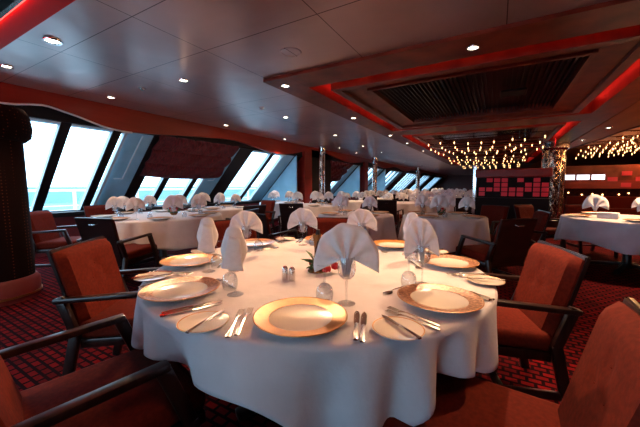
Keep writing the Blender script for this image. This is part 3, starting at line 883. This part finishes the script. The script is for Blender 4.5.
CAMDIR = lambda x, y: math.atan2(-y, -x)  # direction from a point towards the photographed side
def polar(c, a, r, off=0):
    return (c[0]+r*math.cos(R_(a)), c[1]+r*math.sin(R_(a)))
ZTOP = .756
settings = [
 (-64, 'gold', 'fan', 'front', 'nearest the viewer'),
 (-110, 'brown', 'cone', 'left front', 'left of the nearest plate'),
 (-151, 'gold', 'cone', 'left', 'at the near table left edge'),
 (161, 'brown', 'fan', 'back left', 'at the near table far left'),
 (-21, 'brown', 'fan2', 'right front', 'right of the nearest plate'),
 (29, 'brown', 'cone', 'right', 'at the near table right edge'),
 (73, 'gold', 'fan', 'back right', 'at the near table far right'),
 (117, 'gold', 'fan', 'back', 'at the near table far side'),
]
def setting(c, a, kind, nap, where, full=True):
    rz = R_(a+90)   # local +Y points to the table centre
    def loc(dx, dy, z=ZTOP):
        # dx: diner's right, dy: towards centre, from the table centre ring r
        e = Vector((math.cos(R_(a)), math.sin(R_(a)))); rgt = Vector((-e.y, e.x))
        p = Vector(c)+e*(.752-dy)+rgt*dx; return (p.x, p.y, z)
    place(pg if kind == 'gold' else pb, upg if kind == 'gold' else upb, loc(0, 0), rz, ('cream plate with gold rim, ' if kind == 'gold' else 'cream plate with patterned brown rim, ')+where)
    place(fk, uf, loc(-.190, -.01), rz+R_(4), 'silver fork beside the plate '+where+', inner of two')
    place(fk, uf, loc(-.215, -.025), rz+R_(6), 'silver fork beside the plate '+where+', outer of two')
    place(kn, uk, loc(.185, -.01), rz+R_(-4), 'silver knife right of the plate '+where+', inner of two')
    place(kn, uk, loc(.207, -.02), rz+R_(-6), 'silver knife right of the plate '+where+', outer of two')
    place(sn, us, loc(.0, .195), rz+R_(92), 'dessert spoon laid above the plate '+where)
    bx, by, _ = loc(-.315, -.045)
    place(bread, ub, (bx, by, ZTOP), rz, 'small bread plate left of the plate '+where)
    place(kn, uk, (loc(-.305, -.045)[0], loc(-.305, -.045)[1], ZTOP+.0125), rz+R_(-14), 'butter knife on the bread plate by the plate '+where, scale=.85)
    gx, gy = polar(c, a+15, .60)
    place(gl, ug, (gx, gy, ZTOP), 0, 'stemmed napkin glass above the plate '+where)
    ix, iy = polar(c, a+7, .57)
    place(gi, ugi, (ix, iy, ZTOP), 0, 'upturned goblet above the plate '+where)
    th = math.atan2(gy, gx)+PI/2   # broad side of the fan
    if nap in ('fan', 'fan2'):
        o = place(nf, unf, (gx, gy, ZTOP+.104), th+R_(180)+R_(random.uniform(-12, 12) if a != -64 else 3), 'fan napkin in glass above the plate '+where)
        if nap == 'fan2': o.scale = (.62, .8, 1.0); o.rotation_euler.y = R_(-6)
        elif a != -64: o.scale = (.92, .9, .88)
    else:
        o = place(nb, unb, (gx, gy, ZTOP+.104), th+PI, 'cone napkin in glass above the plate '+where)
        o.scale = (1.0, .88, .95)
for a, k, nap, _, where in settings: setting(MT, a, k, nap, where)

# centrepiece, shakers
c = on_z(317, 271, ZTOP)[:2]
t = empty('centrepiece', (*c, ZTOP)); tag(t, 'slim glass vase with red roses and green leaves on the foreground table', 'flowers')
obj('vase', lathe([(0, .0), (.05, .0), (.05, .006), (.02, .012), (.012, .03), (.014, .12), (.024, .2), (.022, .2), (.012, .12), (.0, .05)], 20), M['candle'], t)
bm = bmesh.new()
for k in range(26):
    a = random.uniform(0, 2*PI); r0 = .02; r1 = random.uniform(.05, .10); z0 = random.uniform(.01, .05); z1 = z0+random.uniform(-.005, .05); w = .014
    p = Vector((r0*math.cos(a), r0*math.sin(a), z0)); q = Vector((r1*math.cos(a), r1*math.sin(a), z1)); mid = (p+q)/2+Vector((0, 0, .012)); sd = Vector((-math.sin(a), math.cos(a), .3))*w
    v = [bm.verts.new(x) for x in (p, mid+sd, q, mid-sd)]; bm.faces.new(v)
solid(obj('foliage', bm, M['leaf'], t), .0015)['kind'] = 'stuff'
def rose(bm, c, r):
    for s, (rr, zz) in enumerate(((1, 0), (.75, .3), (.5, .5))):
        for k in range(5):
            a = k*2*PI/5+s*.6
            p = Vector(c)+Vector((math.cos(a)*r*rr*.6, math.sin(a)*r*rr*.6, r*zz))
            vs = bmesh.ops.create_uvsphere(bm, u_segments=8, v_segments=6, radius=r*.55*rr)['verts']
            bmesh.ops.transform(bm, matrix=Matrix.Translation(p) @ Matrix.Rotation(a, 4, 'Z') @ Matrix.Scale(.45, 4, (1, 0, 0)), verts=vs)
for k, (x, y, z, r) in enumerate(((.075, -.03, .03, .028), (.10, .02, .035, .026), (.05, .06, .05, .024), (-.05, .03, .03, .02))):
    bm = bmesh.new(); rose(bm, (x, y, z), r); obj('rose', bm, M['petal'], t)
obj('dried_stem', tube([(0, 0, .05), (.005, .0, .15), (.01, -.004, .225)], [.012, .018, .010], 8), M['wood'], t)
for (px_, py_), lb in (((285, 279.5), 'salt shaker, left of the steel pair on the foreground table'), ((292, 280.5), 'pepper shaker, right of the steel pair on the foreground table')):
    x, y, z = on_z(px_, py_, ZTOP)
    t = tag(obj('shaker', lathe([(0, 0), (.012, 0), (.013, .004), (.0125, .035), (.0115, .040), (0, .040)], 20), M['porcelain_steel'], loc=(x, y, ZTOP)), lb, 'shaker'); t.scale = (1.2, 1.2, 1.2)
    obj('cap', lathe([(.0118, .0395), (.0125, .042), (.011, .050), (.006, .056), (0, .0575), (0, .0395)], 20), M['chrome'], t)

# ---- other tables
def simple_setting(c, R, n, a0, tname, group, small=True, plates=True, glasses=True):
    for k in range(n):
        a = a0+360*k/n
        if plates:
            p = polar(c, a, R-.17)
            place(pg, upg, (*p, ZTOP), 0, 'plate laid on the '+tname, 'plates on the '+tname)
        g = polar(c, a+16, R-.30)
        ph = math.atan2(g[1], g[0])+PI/2+random.uniform(-.3, .3)
        if glasses:
            place(gl, ug, (*g, ZTOP), 0, 'wine glass with napkin on the '+tname, 'wine glasses on the '+tname)
        o = place(nfs, unfs, (g[0], g[1], ZTOP+.10), ph+PI, 'fan folded napkin standing on the '+tname, 'fan napkins on the '+tname)
        s_ = random.uniform(1.15, 1.4); o.scale = (s_*random.uniform(.8, 1.05), s_, s_)
        if glasses:
            g2 = polar(c, a+32, R-.32)
            place(gi, ugi, (*g2, ZTOP), 0, 'upturned goblet on the '+tname, 'upturned goblets on the '+tname)
def flowers(x, y, label):
    t = empty('flower_bowl', (x, y, ZTOP)); tag(t, label, 'flowers')
    obj('bowl', lathe([(0, 0), (.04, 0), (.06, .03), (.055, .035), (0, .03)], 16), M['candle'], t)
    bm = bmesh.new()
    for k in range(24):
        a = random.uniform(0, 2*PI); r1 = random.uniform(.06, .12); z0 = .03; z1 = random.uniform(.03, .11); w = .02
        p = Vector((0, 0, z0)); q = Vector((r1*math.cos(a), r1*math.sin(a), z1)); mid = (p+q)/2+Vector((0, 0, .02)); sd = Vector((-math.sin(a), math.cos(a), .3))*w
        bm.faces.new([bm.verts.new(v) for v in (p, mid+sd, q, mid-sd)])
    solid(obj('foliage', bm, M['leaf'], t), .002)['kind'] = 'stuff'
    for k in range(5):
        a = k*2*PI/5; bm = bmesh.new(); rose(bm, (.05*math.cos(a), .05*math.sin(a), .07+.02*(k % 2)), .028); obj('blossom', bm, M['petal'] if k % 2 else M['pale_petal'], t)
dr = lambda D: (lambda th: D+.04*math.cos(4*th+.6)+.015*math.sin(9*th))
table(*T2, .9, 'round dining table at the left by the slanted windows', dr(.36), 5, 0, 15, 'white cloth over the round table by the left windows')
simple_setting(T2, .9, 8, 12, 'round table by the left windows', '')
flowers(T2[0]+.1, T2[1]+.15, 'low bowl of roses and leaves on the table by the left windows')
tb = (-5.0, 4.45)
table(*tb, .62, 'small round table behind the left round table', dr(.42), 6, 0, 11, 'cloth over the small table behind the left round table')
simple_setting(tb, .62, 4, 30, 'small table behind the left round table', '')
t3 = (-5.25, 6.9)
table(*t3, .62, 'small round table in front of the blue cheek wall', dr(.4), 7, 0, 11, 'white cloth over the small table before the blue cheek wall')
simple_setting(t3, .62, 4, 60, 'small table before the blue cheek wall', '')
t3b = (-3.9, 6.3)
table(*t3b, .72, 'round table just left of the slim mirrored column', dr(.45), 8, 0, 13, 'cloth over the table left of the slim mirrored column')
simple_setting(t3b, .72, 5, 20, 'table left of the slim mirrored column', '')
m2 = (-1.98, 4.56)
table(*m2, .60, 'round table in the middle behind the foreground table', dr(.40), 9, 0, 11, 'cloth over the middle table behind the large fan napkin')
simple_setting(m2, .62, 4, -40, 'middle table behind the large fan napkin', '')
m1 = (-.70, 4.98)
table(*m1, .60, 'round table right of the middle table', dr(.42), 10, 0, 11, 'cloth over the table right behind the foreground napkins')
simple_setting(m1, .62, 4, -20, 'table right behind the foreground napkins', '')
flowers(m1[0]-.05, m1[1]+.1, 'dark bowl of flowers on the table right behind the foreground napkins')
rt = (1.65, 5.93)
table(*rt, .78, 'round table at the right edge under the bulbs', dr(.34), 11, 0, 13, 'pinkish white cloth on the table at the right edge')
simple_setting(rt, .78, 5, 190, 'table at the right edge', '', glasses=False)
t = tag(obj('folded_cloth', rng(-.11, .11, -.07, .07, 0, .085, .008), M['napkin'], None, True, (1.36, 5.72, ZTOP), R_(-20)), 'folded white cloth block on the table at the right edge', 'cloth')
obj('fold_layer', rng(-.112, .112, -.072, .06, .04, .046, .001), M['napkin'], t, False)

chair(-.05, 4.03, 137, 'dark backed armchair with grab handle left behind the right foreground armchair')
chair(.22, 5.1, 190, 'small orange backed armchair behind the dark backed one')
chair(.70, 6.6, -38, 'orange armchair facing the viewer, left of the right edge table')
chair(1.45, 7.05, -70, 'orange armchair facing the viewer, directly behind the right edge table corner')
chair(2.75, 6.5, -155, 'armchair behind the right edge table')
chair(-2.6, 3.25, 80, 'dark backed armchair seen from behind, left of the middle table')
chair(-4.85, 5.42, -100, 'orange armchair behind the small left table, facing the viewer')
chair(-.2, 5.95, -120, 'armchair behind the table right of the middle one')
chair(-2.78, 6.3, 175, 'orange lit armchair beside the table left of the slim column')
chair(-3.6, 5.2, 110, 'armchair in front of the table left of the slim column')
chair(-4.05, 4.15, 170, 'orange armchair right of the small left table, seen past the cone napkins')

# far tables in a grid
k = 0
far = []
for yy in (8.6, 10.9, 13.3, 15.8, 18.4, 21.2, 24.5):
    for xx in (-3.9, -2.35, -.8 if yy > 9.5 else None):
        if xx is None: continue
        far.append((xx+random.uniform(-.07, .07), yy+random.uniform(-.15, .15)))
me_c = None
for i, (x, y) in enumerate(far):
    R = .62
    o = place(tab6, ut6, (x, y, 0), .3, 'far round table in the rows at the back of the room', 'far tables'); o.scale = (1, 1, 1)
    if me_c is None:
        cl = obj('tablecloth', cloth_bm(R, dr(.42), 96, .028, 11, .05, .752, 20), M['cloth'], None, True, (x, y, 0)); me_c = cl.data
    else:
        cl = bpy.data.objects.new('tablecloth', me_c); col.objects.link(cl); cl.location = (x, y, 0); cl.rotation_euler.z = i
    tag(cl, 'cloth on a far round table at the back of the room', 'tablecloth', 'far tablecloths')
    for q in range(4):
        g = polar((x, y), q*90+i*23, .36)
        o = place(nfs, unfs, (g[0], g[1], ZTOP+.06), math.atan2(g[1], g[0])+PI*1.5+random.uniform(-.4, .4), 'fan napkin on a far table at the back of the room', 'far fan napkins')
        s_ = random.uniform(1.2, 1.45); o.scale = (s_, s_, s_)
        place(gl, ug, (g[0], g[1], ZTOP), 0, 'wine glass under a fan napkin on a far table', 'far wine glasses', 1)
    if y < 15:
        for q in range(1):
            a = -90+(i%3-1)*12
            p = polar((x, y), a, .98)
            if abs(p[0]-.3) < 1.1 and abs(p[1]-8.9) < .6: continue
            chair(p[0], p[1], a+180, 'armchair at a far table at the back of the room', 'far armchairs')

# ================================================================== LIGHT
w = bpy.data.worlds.new('sky'); scn.world = w; w.use_nodes = True
nt = w.node_tree; bg = nt.nodes['Background']
bg.inputs[0].default_value = (.50, .74, 1.0, 1); bg.inputs[1].default_value = 7.0
for k in range(3):
    l = bpy.data.lights.new('window_portal', 'AREA'); l.shape = 'RECTANGLE'; l.size = 2.2; l.size_y = 1.5; l.cycles.is_portal = True
    o = bpy.data.objects.new('window_portal', l); col.objects.link(o); o.location = (-6.0+k*2.7, -6.15, 1.45); o.rotation_euler = (PI/2, 0, 0); o.rotation_euler = (-PI/2, 0, 0); o.rotation_euler = (PI/2, 0, PI)
for (y0, y1) in bays[:9]:
    l = bpy.data.lights.new('window_portal', 'AREA'); l.shape = 'RECTANGLE'; l.size = 2.1; l.size_y = (y1-y0); l.cycles.is_portal = True
    o = bpy.data.objects.new('window_portal', l); col.objects.link(o)
    zc = 1.45
    o.location = (X0+(zc-Z0)-.2, (y0+y1)/2, zc)
    # area light emits along -Z local; inward normal of slanted glass = (1,0,-1)/sqrt2
    nrm = Vector((1, 0, -1)).normalized(); zax = -nrm; yax = Vector((0, 1, 0)); xax = yax.cross(zax)
    Mx = Matrix((xax, yax, zax)).transposed().to_4x4(); Mx.translation = o.location
    o.matrix_world = Mx

cam = bpy.data.cameras.new('camera'); co = bpy.data.objects.new('camera', cam); col.objects.link(co)
cam.sensor_width = 36; cam.lens = 36*F/640; cam.clip_end = 10000; cam.clip_start = .02
co.location = (0, 0, CZ); co.rotation_euler = (PI/2-PIT, 0, YAW)
scn.camera = co
scn.view_settings.view_transform = 'Standard'; scn.view_settings.look = 'None'; scn.view_settings.gamma = 1; scn.view_settings.exposure = 0
scn.cycles.use_denoising = True
scn.cycles.max_bounces = 8; scn.cycles.diffuse_bounces = 4; scn.cycles.transparent_max_bounces = 16
scn.cycles.sample_clamp_indirect = 6
